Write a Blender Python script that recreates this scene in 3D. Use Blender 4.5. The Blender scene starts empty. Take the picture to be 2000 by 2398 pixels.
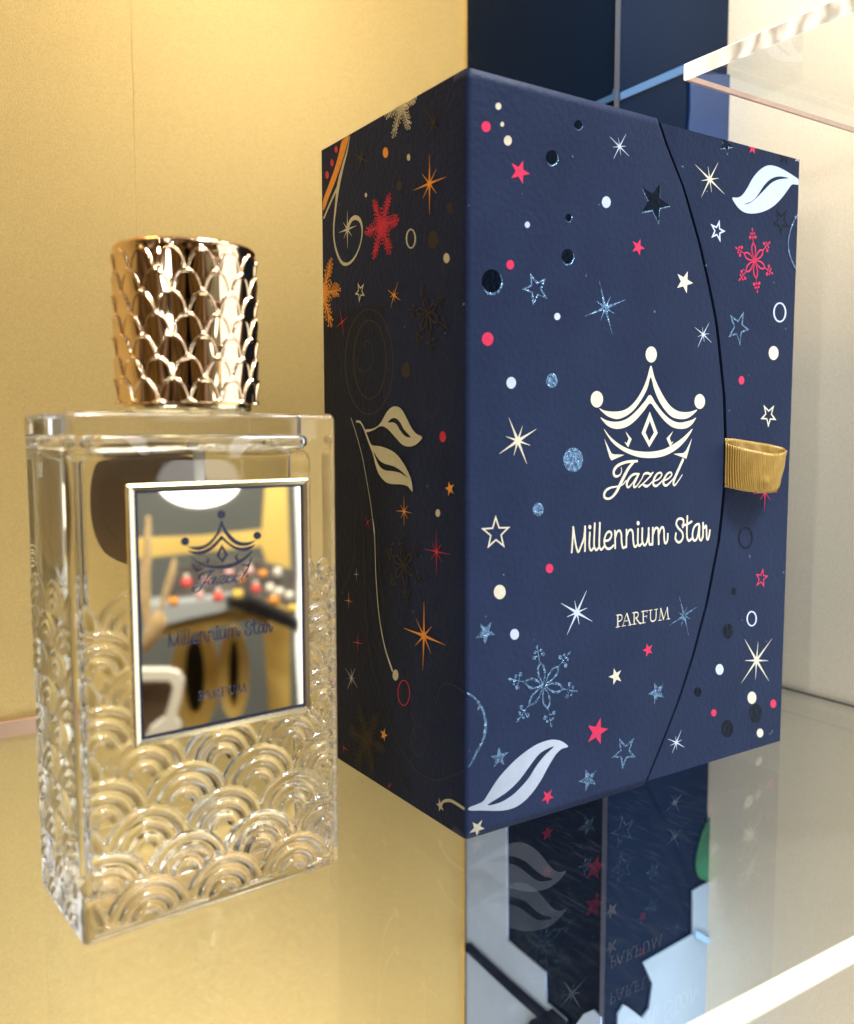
import bpy, math, random
import numpy as np
from mathutils import Vector, geometry
random.seed(4)
COL = bpy.context.scene.collection

# ------------------------------------------------------------------ camera model (solved from the box corners)
F_, YAW, PIT, ROLL = 2126.12, -0.581987513, 1.48279496, -0.001419373
CAM = np.array([-0.11738326, -0.162449049, 0.0929042112])
BW, BD, BH = 0.11782766, 0.0684547, 0.17          # gift box: width, depth, height in metres
def _R(a, b, c):
    ca, sa, cb, sb, cc, sc = math.cos(a), math.sin(a), math.cos(b), math.sin(b), math.cos(c), math.sin(c)
    return np.array([[ca,-sa,0],[sa,ca,0],[0,0,1]]) @ np.array([[1,0,0],[0,cb,-sb],[0,sb,cb]]) @ np.array([[cc,-sc,0],[sc,cc,0],[0,0,1]])
RM = _R(YAW, PIT, ROLL)
def ray(u, v): return RM @ np.array([(u-1000)/F_, -(v-1199)/F_, -1.0])
def hit(u, v, ax, val):
    d = ray(u, v); t = (val-CAM[ax])/d[ax]; return CAM+t*d
def hitp(u, v, P, n):
    d = ray(u, v); t = ((P-CAM)@n)/(d@n); return CAM+t*d

# ------------------------------------------------------------------ materials
def node(nt, t, **k):
    n = nt.nodes.new(t)
    for a, b in k.items(): setattr(n, a, b)
    return n
def mat(name, col=(.5,.5,.5), rough=.5, metal=0., spec=.5, trans=0., ior=1.45, emit=None, es=1., coat=0., noise=None, bump=None, tint=None):
    """noise=(scale, amount[, detail]) varies the base colour; bump=(scale, strength, distance)"""
    m = bpy.data.materials.new(name); m.use_nodes = True; nt = m.node_tree
    b = nt.nodes['Principled BSDF']
    b.inputs['Base Color'].default_value = (*col, 1); b.inputs['Roughness'].default_value = rough
    b.inputs['Metallic'].default_value = metal; b.inputs['Specular IOR Level'].default_value = spec
    b.inputs['Transmission Weight'].default_value = trans; b.inputs['IOR'].default_value = ior
    b.inputs['Coat Weight'].default_value = coat
    if tint: b.inputs['Specular Tint'].default_value = (*tint, 1)
    if emit: b.inputs['Emission Color'].default_value = (*emit, 1); b.inputs['Emission Strength'].default_value = es
    tc = node(nt, 'ShaderNodeTexCoord')
    if noise:
        n = node(nt, 'ShaderNodeTexNoise'); n.inputs['Scale'].default_value = noise[0]; n.inputs['Detail'].default_value = 6
        nt.links.new(tc.outputs['Object'], n.inputs['Vector'])
        r = node(nt, 'ShaderNodeMapRange'); r.inputs['From Min'].default_value = .25; r.inputs['From Max'].default_value = .75
        r.inputs['To Min'].default_value = 1-noise[1]; r.inputs['To Max'].default_value = 1+noise[1]
        nt.links.new(n.outputs['Fac'], r.inputs['Value'])
        x = node(nt, 'ShaderNodeVectorMath', operation='SCALE'); x.inputs[0].default_value = col
        nt.links.new(r.outputs['Result'], x.inputs['Scale']); nt.links.new(x.outputs['Vector'], b.inputs['Base Color'])
    if bump:
        n = node(nt, 'ShaderNodeTexNoise'); n.inputs['Scale'].default_value = bump[0]; n.inputs['Detail'].default_value = 4
        nt.links.new(tc.outputs['Object'], n.inputs['Vector'])
        p = node(nt, 'ShaderNodeBump'); p.inputs['Strength'].default_value = bump[1]; p.inputs['Distance'].default_value = bump[2]
        nt.links.new(n.outputs['Fac'], p.inputs['Height']); nt.links.new(p.outputs['Normal'], b.inputs['Normal'])
    return m

M = {}
M['paper'] = mat('navy_paper', (.0145,.0215,.049), .46, spec=.09, tint=(.5,.65,1.), noise=(60,.12), bump=(650,.5,.0004))
M['silver'] = mat('silver_foil', (.58,.625,.72), .33, 1., noise=(400,.06), bump=(700,.12,.0001))
M['cream'] = mat('gold_foil', (.74,.66,.49), .30, 1., noise=(900,.10), bump=(900,.2,.0001))
M['red'] = mat('red_foil', (.66,.035,.10), .40, .75, noise=(700,.12), bump=(700,.12,.0001))
M['orange'] = mat('copper_foil', (.86,.40,.10), .33, 1., noise=(700,.08))
M['dark'] = mat('midnight_foil', (.004,.007,.014), .22, 1., bump=(900,.6,.0003))  # holographic foil with a dark reflection put into its colour
M['blue'] = mat('blue_holographic_foil', (.16,.27,.42), .20, 1., noise=(800,.75), bump=(800,1.,.0008))  # same foil, its brighter reflections put into the colour
M['faint'] = mat('smoky_foil', (.020,.016,.020), .4, .5)  # same foil on the side face, brown reflection put into the colour
M['ribbon'] = mat('gold_grosgrain', (.34,.20,.04), .42, .1, spec=.6, noise=(900,.10), bump=(2500,.2,.0002))

_n = M['paper'].node_tree; _b = _n.nodes['Principled BSDF']; _t = _n.nodes['Texture Coordinate']   # stray dust and tiny scuffs
_d = node(_n,'ShaderNodeTexNoise'); _d.inputs['Scale'].default_value = 420; _d.inputs['Detail'].default_value = 3; _n.links.new(_t.outputs['Object'], _d.inputs['Vector'])
_r = node(_n,'ShaderNodeMapRange'); _r.inputs['From Min'].default_value = .735; _r.inputs['From Max'].default_value = .77; _r.inputs['To Max'].default_value = .55; _n.links.new(_d.outputs['Fac'], _r.inputs['Value'])
_x = node(_n,'ShaderNodeMix', data_type='RGBA'); _l = _b.inputs['Base Color'].links[0].from_socket; _n.links.new(_r.outputs[0], _x.inputs['Factor']); _n.links.new(_l, _x.inputs['A']); _x.inputs['B'].default_value = (.30,.33,.40,1); _n.links.new(_x.outputs['Result'], _b.inputs['Base Color'])
def wall_mat(name, col, rough, metal, grain):
    m = mat(name, col, rough, metal, noise=(1900,.11))
    nt = m.node_tree; b = nt.nodes['Principled BSDF']; tc = nt.nodes['Texture Coordinate']
    n = node(nt, 'ShaderNodeTexNoise'); n.inputs['Scale'].default_value = 2600; n.inputs['Detail'].default_value = 3
    nt.links.new(tc.outputs['Object'], n.inputs['Vector'])
    p = node(nt, 'ShaderNodeBump'); p.inputs['Strength'].default_value = grain; p.inputs['Distance'].default_value = .0003
    nt.links.new(n.outputs['Fac'], p.inputs['Height']); nt.links.new(p.outputs['Normal'], b.inputs['Normal'])
    return m
M['gold_wall'] = wall_mat('satin_gold_laminate', (.54,.38,.135), .48, .35, .4)
M['side_wall'] = wall_mat('satin_champagne_laminate', (.80,.74,.60), .42, .25, .3)
M['column'] = mat('midnight_acrylic', (.0035,.011,.032), .16, 0., spec=.07, tint=(.12,.25,.6))
M['column_blue'] = mat('cobalt_acrylic', (.012,.045,.16), .3, 0., spec=.35, noise=(30,.4))  # colour of a blurred blue reflection in the column
M['streak'] = mat('deep_blue_acrylic', (.03,.12,.30), .3)  # colour of the shelf bar as mirrored in the column
M['seam'] = mat('seam_metal', (.10,.11,.15), .35, .7)
M['pale'] = mat('pale_blue_acrylic', (.50,.66,.95), .3, 0., spec=.4, noise=(28,.10))  # colour of the pale reflections low on the column
M['pale2'] = mat('sky_blue_satin_acrylic', (.30,.40,.53), .3, 0., spec=.4, noise=(28,.10))  # same reflection colour, darkened for the brighter lit column front
M['green'] = mat('green_acrylic', (.01,.12,.06), .35, noise=(60,.6))  # green glow on the column, put into a colour
M['glowblue'] = mat('sky_blue_acrylic', (.30,.55,.85), .25)  # colour of a bright blue line reflected in the column
M['glass'] = mat('clear_glass', (1,1,1), 0., trans=1., ior=1.47)
M['liquid'] = mat('pale_gold_perfume', (.99,.955,.84), 0., trans=1., ior=.927)
M['air'] = mat('head_space', (1,1,1), 0., trans=1., ior=.68)
M['plaque'] = mat('mirror_plaque', (.90,.87,.78), .02, 1.)
M['frame'] = mat('polished_pale_gold', (.92,.80,.52), .16, 1.)
M['engrave'] = mat('engraved_blue_black', (.03,.035,.07), .2, .6)
M['cap'] = mat('rose_gold_chrome', (.96,.69,.42), .05, 1.)
M['plastic'] = mat('clear_plastic_tube', (.85,.83,.78), .2, spec=.5)
M['edge'] = mat('ground_glass_edge', (.90,.82,.64), .30, 0., noise=(120,.08))
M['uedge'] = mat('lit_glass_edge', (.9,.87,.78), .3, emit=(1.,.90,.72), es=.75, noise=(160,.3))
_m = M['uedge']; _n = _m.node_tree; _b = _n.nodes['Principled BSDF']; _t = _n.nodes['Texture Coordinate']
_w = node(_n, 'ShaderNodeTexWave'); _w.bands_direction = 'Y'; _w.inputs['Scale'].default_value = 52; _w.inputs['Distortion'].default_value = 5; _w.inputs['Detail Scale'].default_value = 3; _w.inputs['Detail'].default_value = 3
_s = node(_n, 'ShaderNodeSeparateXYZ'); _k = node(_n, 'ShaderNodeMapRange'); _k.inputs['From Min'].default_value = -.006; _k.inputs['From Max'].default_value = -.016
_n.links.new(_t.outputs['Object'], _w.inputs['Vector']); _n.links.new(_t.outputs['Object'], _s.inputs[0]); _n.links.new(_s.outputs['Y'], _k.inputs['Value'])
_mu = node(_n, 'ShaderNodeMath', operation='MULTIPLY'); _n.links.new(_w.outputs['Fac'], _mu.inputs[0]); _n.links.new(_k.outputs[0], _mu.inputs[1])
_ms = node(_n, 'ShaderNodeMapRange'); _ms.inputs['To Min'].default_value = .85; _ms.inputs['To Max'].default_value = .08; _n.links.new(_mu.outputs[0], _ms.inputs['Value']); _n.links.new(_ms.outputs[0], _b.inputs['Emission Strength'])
M['edge2'] = mat('pink_glass_edge', (.60,.36,.25), .4, 0., noise=(50,.15))

# glass shelf: thin clear pane, Fresnel by facing, light dust
def shelf_mat(name, dust):
    m = bpy.data.materials.new(name); m.use_nodes = True; nt = m.node_tree; nt.nodes.clear()
    out = node(nt, 'ShaderNodeOutputMaterial'); g = node(nt, 'ShaderNodeNewGeometry')
    dot = node(nt, 'ShaderNodeVectorMath', operation='DOT_PRODUCT')
    nt.links.new(g.outputs['Normal'], dot.inputs[0]); nt.links.new(g.outputs['Incoming'], dot.inputs[1])
    ab = node(nt, 'ShaderNodeMath', operation='ABSOLUTE'); nt.links.new(dot.outputs['Value'], ab.inputs[0])
    s1 = node(nt, 'ShaderNodeMath', operation='SUBTRACT'); s1.inputs[0].default_value = 1; nt.links.new(ab.outputs[0], s1.inputs[1])
    p5 = node(nt, 'ShaderNodeMath', operation='POWER'); p5.inputs[1].default_value = 5.0; nt.links.new(s1.outputs[0], p5.inputs[0])
    ma = node(nt, 'ShaderNodeMath', operation='MULTIPLY_ADD'); ma.inputs[1].default_value = .72; ma.inputs[2].default_value = .03
    nt.links.new(p5.outputs[0], ma.inputs[0])
    tr = node(nt, 'ShaderNodeBsdfTransparent'); tr.inputs[0].default_value = (.95,.965,.965,1)
    gl = node(nt, 'ShaderNodeBsdfGlossy'); gl.inputs['Roughness'].default_value = .01
    mx = node(nt, 'ShaderNodeMixShader'); nt.links.new(ma.outputs[0], mx.inputs[0]); nt.links.new(tr.outputs[0], mx.inputs[1]); nt.links.new(gl.outputs[0], mx.inputs[2])
    tc = node(nt, 'ShaderNodeTexCoord')
    mp = node(nt, 'ShaderNodeMapping'); mp.inputs['Rotation'].default_value = (0,0,.5); mp.inputs['Scale'].default_value = (1,.16,1)
    nt.links.new(tc.outputs['Object'], mp.inputs['Vector'])
    n1 = node(nt, 'ShaderNodeTexNoise'); n1.inputs['Scale'].default_value = 900; n1.inputs['Detail'].default_value = 5; nt.links.new(mp.outputs[0], n1.inputs['Vector'])
    n2 = node(nt, 'ShaderNodeTexNoise'); n2.inputs['Scale'].default_value = 1700; nt.links.new(tc.outputs['Object'], n2.inputs['Vector'])
    r1 = node(nt, 'ShaderNodeMapRange'); r1.inputs['From Min'].default_value = .55; r1.inputs['From Max'].default_value = .8; r1.inputs['To Max'].default_value = .045
    r2 = node(nt, 'ShaderNodeMapRange'); r2.inputs['From Min'].default_value = .78; r2.inputs['From Max'].default_value = .82; r2.inputs['To Max'].default_value = .5
    nt.links.new(n1.outputs['Fac'], r1.inputs['Value']); nt.links.new(n2.outputs['Fac'], r2.inputs['Value'])
    ad = node(nt, 'ShaderNodeMath', operation='ADD'); nt.links.new(r1.outputs[0], ad.inputs[0]); nt.links.new(r2.outputs[0], ad.inputs[1])
    ml = node(nt, 'ShaderNodeMath', operation='MULTIPLY'); ml.inputs[1].default_value = dust; nt.links.new(ad.outputs[0], ml.inputs[0])
    df = node(nt, 'ShaderNodeBsdfDiffuse'); df.inputs[0].default_value = (.7,.7,.7,1)
    m2 = node(nt, 'ShaderNodeMixShader'); nt.links.new(ml.outputs[0], m2.inputs[0]); nt.links.new(mx.outputs[0], m2.inputs[1]); nt.links.new(df.outputs[0], m2.inputs[2])
    nt.links.new(m2.outputs[0], out.inputs[0])
    return m
M['shelf'] = shelf_mat('clear_shelf_glass', .30)
M['shelf2'] = shelf_mat('clear_upper_shelf_glass', .1)

# ------------------------------------------------------------------ object helpers
def link(name, me, mats, parent=None, smooth=False):
    for m in mats: me.materials.append(m)
    if smooth:
        for p in me.polygons: p.use_smooth = True
    o = bpy.data.objects.new(name, me); COL.objects.link(o)
    if parent: o.parent = parent; o.matrix_parent_inverse = parent.matrix_world.inverted()
    return o
def tag(o, label, cat=None, group=None, kind=None):
    o['label'] = label
    if cat: o['category'] = cat
    if group: o['group'] = group
    if kind: o['kind'] = kind
    return o
def thing(name, loc, label, cat, group=None):
    o = bpy.data.objects.new(name, None); COL.objects.link(o); o.location = loc; o.empty_display_size = .01
    bpy.context.view_layer.update()
    return tag(o, label, cat, group)
class MB:
    def __init__(s): s.v = []; s.f = []; s.m = []; s.names = []; s.mats = []
    def mi(s, m):
        if m not in s.mats: s.mats.append(m)
        return s.mats.index(m)
    def add(s, vs, fs, m):
        b = len(s.v); k = s.mi(m); s.v += [tuple(map(float, x)) for x in vs]
        for f in fs: s.f.append([b+i for i in f]); s.m.append(k)
    def box(s, lo, hi, m):
        x0,y0,z0 = lo; x1,y1,z1 = hi
        s.add([(x0,y0,z0),(x1,y0,z0),(x1,y1,z0),(x0,y1,z0),(x0,y0,z1),(x1,y0,z1),(x1,y1,z1),(x0,y1,z1)],
              [(0,3,2,1),(4,5,6,7),(0,1,5,4),(1,2,6,5),(2,3,7,6),(3,0,4,7)], m)
    def prism(s, poly, off, m):
        """poly: 3D outline, off: 3D vector of thickness"""
        n = len(poly); P = [np.array(p, float) for p in poly]; o = np.array(off, float)
        vs = P+[p+o for p in P]
        tr = geometry.tessellate_polygon([[Vector(p) for p in P]])
        fs = [tuple(t) for t in tr]+[tuple(i+n for i in reversed(t)) for t in tr]
        fs += [(i,(i+1)%n,(i+1)%n+n,i+n) for i in range(n)]
        s.add(vs, fs, m)
    def build(s, name, parent=None, smooth=False, fix=False):
        me = bpy.data.meshes.new(name); me.from_pydata(s.v, [], s.f)
        me.polygons.foreach_set('material_index', s.m); me.update()
        if fix:
            import bmesh
            b = bmesh.new(); b.from_mesh(me); bmesh.ops.recalc_face_normals(b, faces=b.faces); b.to_mesh(me); b.free()
        return link(name, me, [M[k] if isinstance(k, str) else k for k in s.mats], parent, smooth)
def bevel(o, w, seg=3):
    b = o.modifiers.new('bevel', 'BEVEL'); b.width = w; b.segments = seg; b.limit_method = 'ANGLE'; return o

def crom(pts, n=6):
    """Catmull-Rom through rows of any width"""
    P = np.array(pts, float)
    if len(P) < 3: return [P[0]+(P[-1]-P[0])*t for t in np.linspace(0,1,n)]
    Q = np.vstack([2*P[0]-P[1], P, 2*P[-1]-P[-2]]); out = []
    for i in range(1, len(Q)-2):
        for t in np.arange(n)/n:
            a,b,c,d = Q[i-1],Q[i],Q[i+1],Q[i+2]
            out.append(.5*(2*b+(c-a)*t+(2*a-5*b+4*c-d)*t*t+(3*b-a-3*c+d)*t**3))
    out.append(P[-1]); return out
def cromc(pts, n=4):
    P = np.array(pts, float); k = len(P); out = []
    for i in range(k):
        a,b,c,d = P[i-1],P[i],P[(i+1)%k],P[(i+2)%k]
        for t in np.arange(n)/n: out.append(.5*(2*b+(c-a)*t+(2*a-5*b+4*c-d)*t*t+(3*b-a-3*c+d)*t**3))
    return out

# ------------------------------------------------------------------ drawing on a face (2D metres on the face)
CR = dict(A=(1080,130,.27149), B=(1480,230,.27149), C=(1080,650,.27149), D=(1330,780,.25707), E=(1600,650,.27149), F=(1080,1180,.27149),
          G=(1480,1180,.27149), H=(1000,1680,.28555), P=(740,130,.27143), Q=(740,650,.28571), S=(740,1200,.38076),
          M=(1330,1190,.19417), J=(1400,1060,.13706), R=(1430,1410,.08567), X=(0,0,1))
def px(c, x, y): a, b, s = CR[c]; return a+s*x, b+s*y
class Face:
    """a printed face: to2 gives 2D metres for a photograph point, to3 puts 2D metres on the face at a lift above it"""
    def __init__(s, to2, to3, clip=None): s.to2, s.to3, s.mb, s.k, s.clip = to2, to3, MB(), 0, clip
    def pt(s, c, x, y): return np.array(s.to2(*px(c, x, y)))
    def lift(s): s.k += 1; return 4e-5+s.k*1.5e-7
    def poly(s, pts2, m, holes=()):
        if s.clip: pts2 = [s.clip(p) for p in pts2]
        L = s.lift(); loops = [[Vector((p[0],p[1],0)) for p in pts2]]+[[Vector((p[0],p[1],0)) for p in h] for h in holes]
        tr = geometry.tessellate_polygon(loops); flat = [p for l in loops for p in l]
        s.mb.add([s.to3(p.x, p.y, L) for p in flat], [tuple(t) for t in tr], m)
    def stroke(s, pts, m, dome=3e-5, n=6):
        """pts: rows (x, y, width) in metres"""
        Q = crom(pts, n); vs = []; L = s.lift(); fs = []
        k = len(Q)
        for i, q in enumerate(Q):
            a = Q[max(i-1,0)]; b = Q[min(i+1,k-1)]; t = b[:2]-a[:2]; t = t/(np.linalg.norm(t)+1e-12); nn = np.array([-t[1],t[0]])
            w = max(q[2],1e-5)/2; li = L+i*2e-8
            for sg, z in ((-1,0),(-.5,dome*.8),(0,dome),(.5,dome*.8),(1,0)):
                p = q[:2]+nn*w*sg
                if s.clip: p = s.clip(p)
                vs.append(s.to3(p[0], p[1], li+z))
            if i:
                b0 = (i-1)*5; b1 = i*5
                fs += [(b0+j,b0+j+1,b1+j+1,b1+j) for j in range(4)]
        s.mb.add(vs, fs, m)
        for q in (Q[0], Q[-1]):
            if q[2] > 1.2e-4: s.disc(q[:2], q[2]/2, m, 12)
    def disc(s, c, r, m, n=28, ry=None):
        ry = ry or r
        s.poly([(c[0]+r*math.cos(t), c[1]+ry*math.sin(t)) for t in np.linspace(0, 2*math.pi, n, endpoint=False)], m)
    def dot(s, c, x, y, rx, ry, m):
        s.poly([s.pt(c, x+rx*math.cos(t), y+ry*math.sin(t)) for t in np.linspace(0, 2*math.pi, 36, endpoint=False)], m)
    def ring(s, c, x, y, rx, ry, w, m):
        T = np.linspace(0, 2*math.pi, 41, endpoint=False)
        o = [s.pt(c, x+(rx+w/2)*math.cos(t), y+(ry+w/2)*math.sin(t)) for t in T]
        i = [s.pt(c, x+(rx-w/2)*math.cos(t), y+(ry-w/2)*math.sin(t)) for t in T]
        s.poly(o, m, [i])
    def star(s, c, tips, m, ol=0):
        T = [s.pt(c, *t) for t in tips]; C = sum(T)/5
        pts = []
        for i in range(5):
            a, b = T[i], T[(i+1)%5]; pts += [a, C+((a+b)/2-C)*.50]
        if ol:
            inn = [C+(p-C)*(1-ol*(1.0 if i % 2 == 0 else .9)) for i, p in enumerate(pts)]
            s.poly(pts, m, [inn])
        else: s.poly(pts, m)
    def spark(s, c, ctr, tips, m, w=.11):
        C = s.pt(c, *ctr); T = [s.pt(c, *t) for t in tips]; L = max(np.linalg.norm(t-C) for t in T)
        for t in T:
            d = t-C; l = np.linalg.norm(d); d = d/l; n = np.array([-d[1],d[0]]); ww = w*(L*.55+l*.45)*.5
            s.poly([C-n*ww, C+d*l*.5-n*ww*.42, t-n*1.2e-5*3, t+n*1.2e-5*3, C+d*l*.5+n*ww*.42, C+n*ww], m)
        s.disc(C, w*L*.55, m, 12)
    def path(s, c, pts, m, wscale=1.0, n=6):
        cr = CR[c][2]; out = []
        for (x, y, w) in pts:
            a = s.pt(c, x, y); b = s.pt(c, x, y+w*.5); out.append((a[0], a[1], 2*np.linalg.norm(a-b)*wscale))
        s.stroke(out, m, n=n)
    def outline(s, c, pts, m, holes=(), n=4, smooth=True):
        f = (lambda q: cromc(q, n)) if smooth else (lambda q: [np.array(x, float) for x in q])
        s.poly([s.pt(c, *p) for p in f(pts)], m, [[s.pt(c, *p) for p in f(h)] for h in holes])
    def snow(s, c, ctr, tips, m):
        C = s.pt(c, *ctr)
        for t in tips:
            T = s.pt(c, *t); d = T-C; l = np.linalg.norm(d); d = d/l; n = np.array([-d[1],d[0]])
            q = lambda a, b: C+d*l*a+n*l*b
            for sg in (-1, 1):
                s.stroke([(*q(.03,0),l*.03),(*q(.22,.075*sg),l*.045),(*q(.40,.085*sg),l*.055),(*q(.55,.0),l*.035)], m, n=5)
                for a, b, r in ((.72,.13,.052),(.83,.085,.036)):
                    s.stroke([(*q(a-.06,.0),l*.02),(*q(a,b*.5*sg),l*.022),(*q(a-.015,b*sg),l*.03)], m, n=3)
                    s.disc(q(a-.02,b*sg), l*r, m, 10)
            s.stroke([(*q(.5,0),l*.03),(*q(.75,0),l*.024),(*q(.93,0),l*.03)], m, n=3)
            s.poly([q(.86,0),q(.93,.035),q(1.,0),q(.93,-.035)], m)
    def ornate(s, c, ctr, tips, m, seed=1):
        """dense curly snowflake"""
        rnd = random.Random(seed); C = s.pt(c, *ctr)
        for t in tips:
            T = s.pt(c, *t); d = T-C; l = np.linalg.norm(d); d = d/l; n = np.array([-d[1],d[0]])
            q = lambda a, b: C+d*l*a+n*l*b
            s.poly([q(0,-.05),q(.22,-.085),q(.40,-.03),q(.62,-.02),q(.62,.02),q(.40,.03),q(.22,.085),q(0,.05)], m, [[q(.10,-.012),q(.30,-.035),q(.36,0),q(.30,.035),q(.10,.012)]])
            s.stroke([(*q(.05,0),l*.03),(*q(.5,0),l*.035),(*q(.8,0),l*.03),(*q(.9,0),l*.04)], m, n=3)
            for sg in (-1,1):
                for a in (.18,.30,.42,.53,.64,.74,.84):
                    b = (.24-.19*abs(a-.35))*rnd.uniform(.65,1.1); r = rnd.uniform(.018,.032)
                    s.stroke([(*q(a-.12,.01*sg),l*.03),(*q(a,b*.55*sg),l*.034),(*q(a+.07,b*.8*sg),l*.022),(*q(a+.05,b*sg),l*.02)], m, n=4)
                    s.disc(q(a+.045,b*sg), l*r, m, 9)
                s.stroke([(*q(.86,0),l*.02),(*q(.93,.035*sg),l*.02),(*q(1.,.02*sg),l*.025)], m, n=3)
                s.disc(q(.98,.03*sg), l*.028, m, 9)
    def build(s, name, parent): return s.mb.build(name, parent)

# ------------------------------------------------------------------ gift box
EDGE = [(1526,234),(1539.7,274.8),(1561,338.6),(1599.5,436),(1637,567),(1659,664),(1675.5,746),(1681.5,794),(1695,927),(1698,1025),(1695.5,1139),(1689,1210),(1682,1269.6),(1653.8,1416),(1621,1541),(1588.6,1641.5),(1561.4,1712),(1546.5,1750),(1506.8,1846.5)]
EP = [hit(u, v, 1, 0.0) for u, v in EDGE]
ez = np.array([p[2] for p in EP])[::-1]; ex = np.array([p[0] for p in EP])[::-1]
def xe(z): return float(np.interp(z, ez, ex))
REC = .0017
box = thing('gift_box', (BW/2, BD/2, 0), 'tall navy blue gift box covered with foil stars, standing on the glass shelf', 'gift box')
mb = MB()
# carcass behind the flap (rounded vertical corner belongs to the flap side)
mb.box((0,REC+.0035,0), (BW,BD,BH), 'paper')
body = mb.build('box_body', box)
# flap: front sheet that wraps round the near corner and ends in a curved free edge
zs = np.linspace(0, BH, 91); R_ = .0012; rows = []; mb = MB(); vs = []
arc = [(R_-R_*math.cos(a), REC*0+R_-R_*math.sin(a)) for a in np.linspace(0, math.pi/2, 8)]
for z in zs:
    e = xe(z); row = [(0,REC+.0035)]+arc+[(e*.33,0),(e*.66,0),(e-.0007,0),(e-.0003,.0001),(e-.0001,.0003),(e,.0007),(e,REC+.0035)]
    vs += [(x,y,z) for x,y in row]
nr = len(row); fs = [(i*nr+j,i*nr+j+1,(i+1)*nr+j+1,(i+1)*nr+j) for i in range(len(zs)-1) for j in range(nr-1)]
fs += [tuple(reversed(range(nr))), tuple((len(zs)-1)*nr+j for j in range(nr))]
mb.add(vs, fs, 'paper'); flap = mb.build('front_flap', box)
for p in flap.data.polygons:
    if len(p.vertices) == 4: p.use_smooth = True
flap.data.update()
pz = [0]+[float(z) for z in np.linspace(0,BH,61)[1:-1]]+[BH]
mb = MB(); mb.prism([(xe(z)+.0029,REC,z) for z in pz]+[(BW,REC,BH),(BW,REC,0)], (0,.0035,0), 'paper'); fpan = mb.build('front_panel', box, fix=True)  # slot added beside the flap edge to give a dark shadow line
def clipF(p): return np.array([min(max(p[0],.0001),BW-.0001), min(max(p[1],.0001),BH-.0001)])
def clipL(p): return np.array([min(max(p[0],.0001),BD-.0001), min(max(p[1],.0001),BH-.0001)])
FL = Face(lambda u,v: hit(u,v,1,0.0)[[0,2]], lambda a,b,l: (a,-l,b), clipF)
PN = Face(lambda u,v: hit(u,v,1,REC)[[0,2]], lambda a,b,l: (a,REC-l,b), clipF)
SD = Face(lambda u,v: hit(u,v,0,0.0)[[1,2]], lambda a,b,l: (-l,a,b), clipL)
FLc = Face(FL.to2, FL.to3, lambda p: np.array([min(max(p[0],.0006),xe(p[1])-.0004), min(max(p[1],.0001),BH-.0001)]))

# --- flap pattern
for a in [('A',320,438,25,31,'cream'),('A',214,614,39,47,'red'),('A',354,593,16,21,'cream'),('A',402,734,34,43,'cream'),('A',1251,1265,38,50,'silver'),
          ('A',570,1460,22,27,'silver'),('A',423,1804,33,41,'red'),
          ('C',828,336,26,31,'silver'),('C',228,530,49,58,'red'),('C',431,908,41,51,'silver'),('C',782,889,50,62,'blue'),('C',965,1572,85,106,'blue'),('C',663,2000,47,58,'blue'),
          ('F',761,557,32,40,'red'),('F',332,760,51,62,'cream'),('F',460,1125,38,47,'silver')]: FL.dot(*a)
for c,x,y,rx,ry in [('A',1010,600,36,45),('A',783,882,52,69),('A',926,1400,27,38),('A',918,1736,54,70),('A',265,1950,88,110)]:
    FL.dot(c,x+rx*.05,y+ry*.09,rx,ry*.97,'blue'); FL.dot(c,x-rx*.03,y-ry*.04,rx*.97,ry*.93,'dark')  # blue copy underneath paints a bright glint along the rim
FL.star('A',[(533,908),(593,1021),(531,1109),(432,1057),(434,928)],'red')
FL.star('B',[(241,740),(331,937),(231,1092),(80,996),(85,775)],'blue'); FL.star('B',[(241,733),(325,925),(228,1075),(86,980),(85,768)],'dark')  # blue star underneath paints the rim glint
FL.star('B',[(72,1215),(112,1297),(67,1358),(3,1323),(5,1233)],'red')
FL.star('B',[(480,1492),(526,1595),(472,1683),(388,1637),(392,1515)],'cream')
FL.star('C',[(595,-40),(733,5),(745,185),(618,240),(523,100)],'blue',.30)
FL.star('F',[(297,95),(423,198),(375,378),(225,385),(170,210)],'cream',.27)
FL.star('F',[(262,1015),(293,1127),(205,1217),(120,1160),(160,1030)],'blue')
FL.star('F',[(1316,1418),(1378,1435),(1380,1530),(1312,1560),(1270,1492)],'cream')
FL.star('F',[(1203,1843),(1267,1940),(1203,2073),(1093,2055),(1093,1912)],'red')
FL.star('G',[(125,1203),(177,1215),(175,1292),(122,1320),(90,1262)],'red')
FL.star('G',[(190,1532),(276,1550),(277,1672),(190,1730),(135,1640)],'blue')
FL.star('H',[(590,240),(665,285),(633,387),(545,412),(520,320)],'blue')
FL.star('H',[(1022,590),(1041,657),(988,717),(938,687),(957,605)],'red')
FL.star('H',[(1298,420),(1387,433),(1385,552),(1298,608),(1240,527)],'blue')
FL.star('H',[(1573,167),(1698,168),(1715,330),(1600,430),(1508,332)],'blue',.36)
FL.star('H',[(452,840),(471,912),(409,980),(347,947),(373,858)],'cream')
FL.spark('A',(1365,785),[(1283,702),(1355,710),(1422,678),(1420,782),(1449,870),(1376,858),(1314,890),(1312,792)],'silver')
FL.spark('E',(172,490),[(100,430),(164,430),(223,390),(222,484),(243,560),(180,556),(125,600),(125,510)],'silver')
FL.spark('C',(1242,262),[(1190,25),(1296,145),(1420,190),(1322,312),(1306,500),(1200,370),(1067,333),(1165,202)],'blue',.13)
FL.spark('C',(488,1408),[(410,1208),(528,1280),(648,1307),(594,1447),(566,1608),(453,1535),(327,1520),(385,1370)],'cream',.15)
FL.spark('F',(997,937),[(1081,748),(1085,897),(1131,1014),(1018,1040),(912,1128),(910,975),(860,856),(978,835)],'silver',.14)
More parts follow.
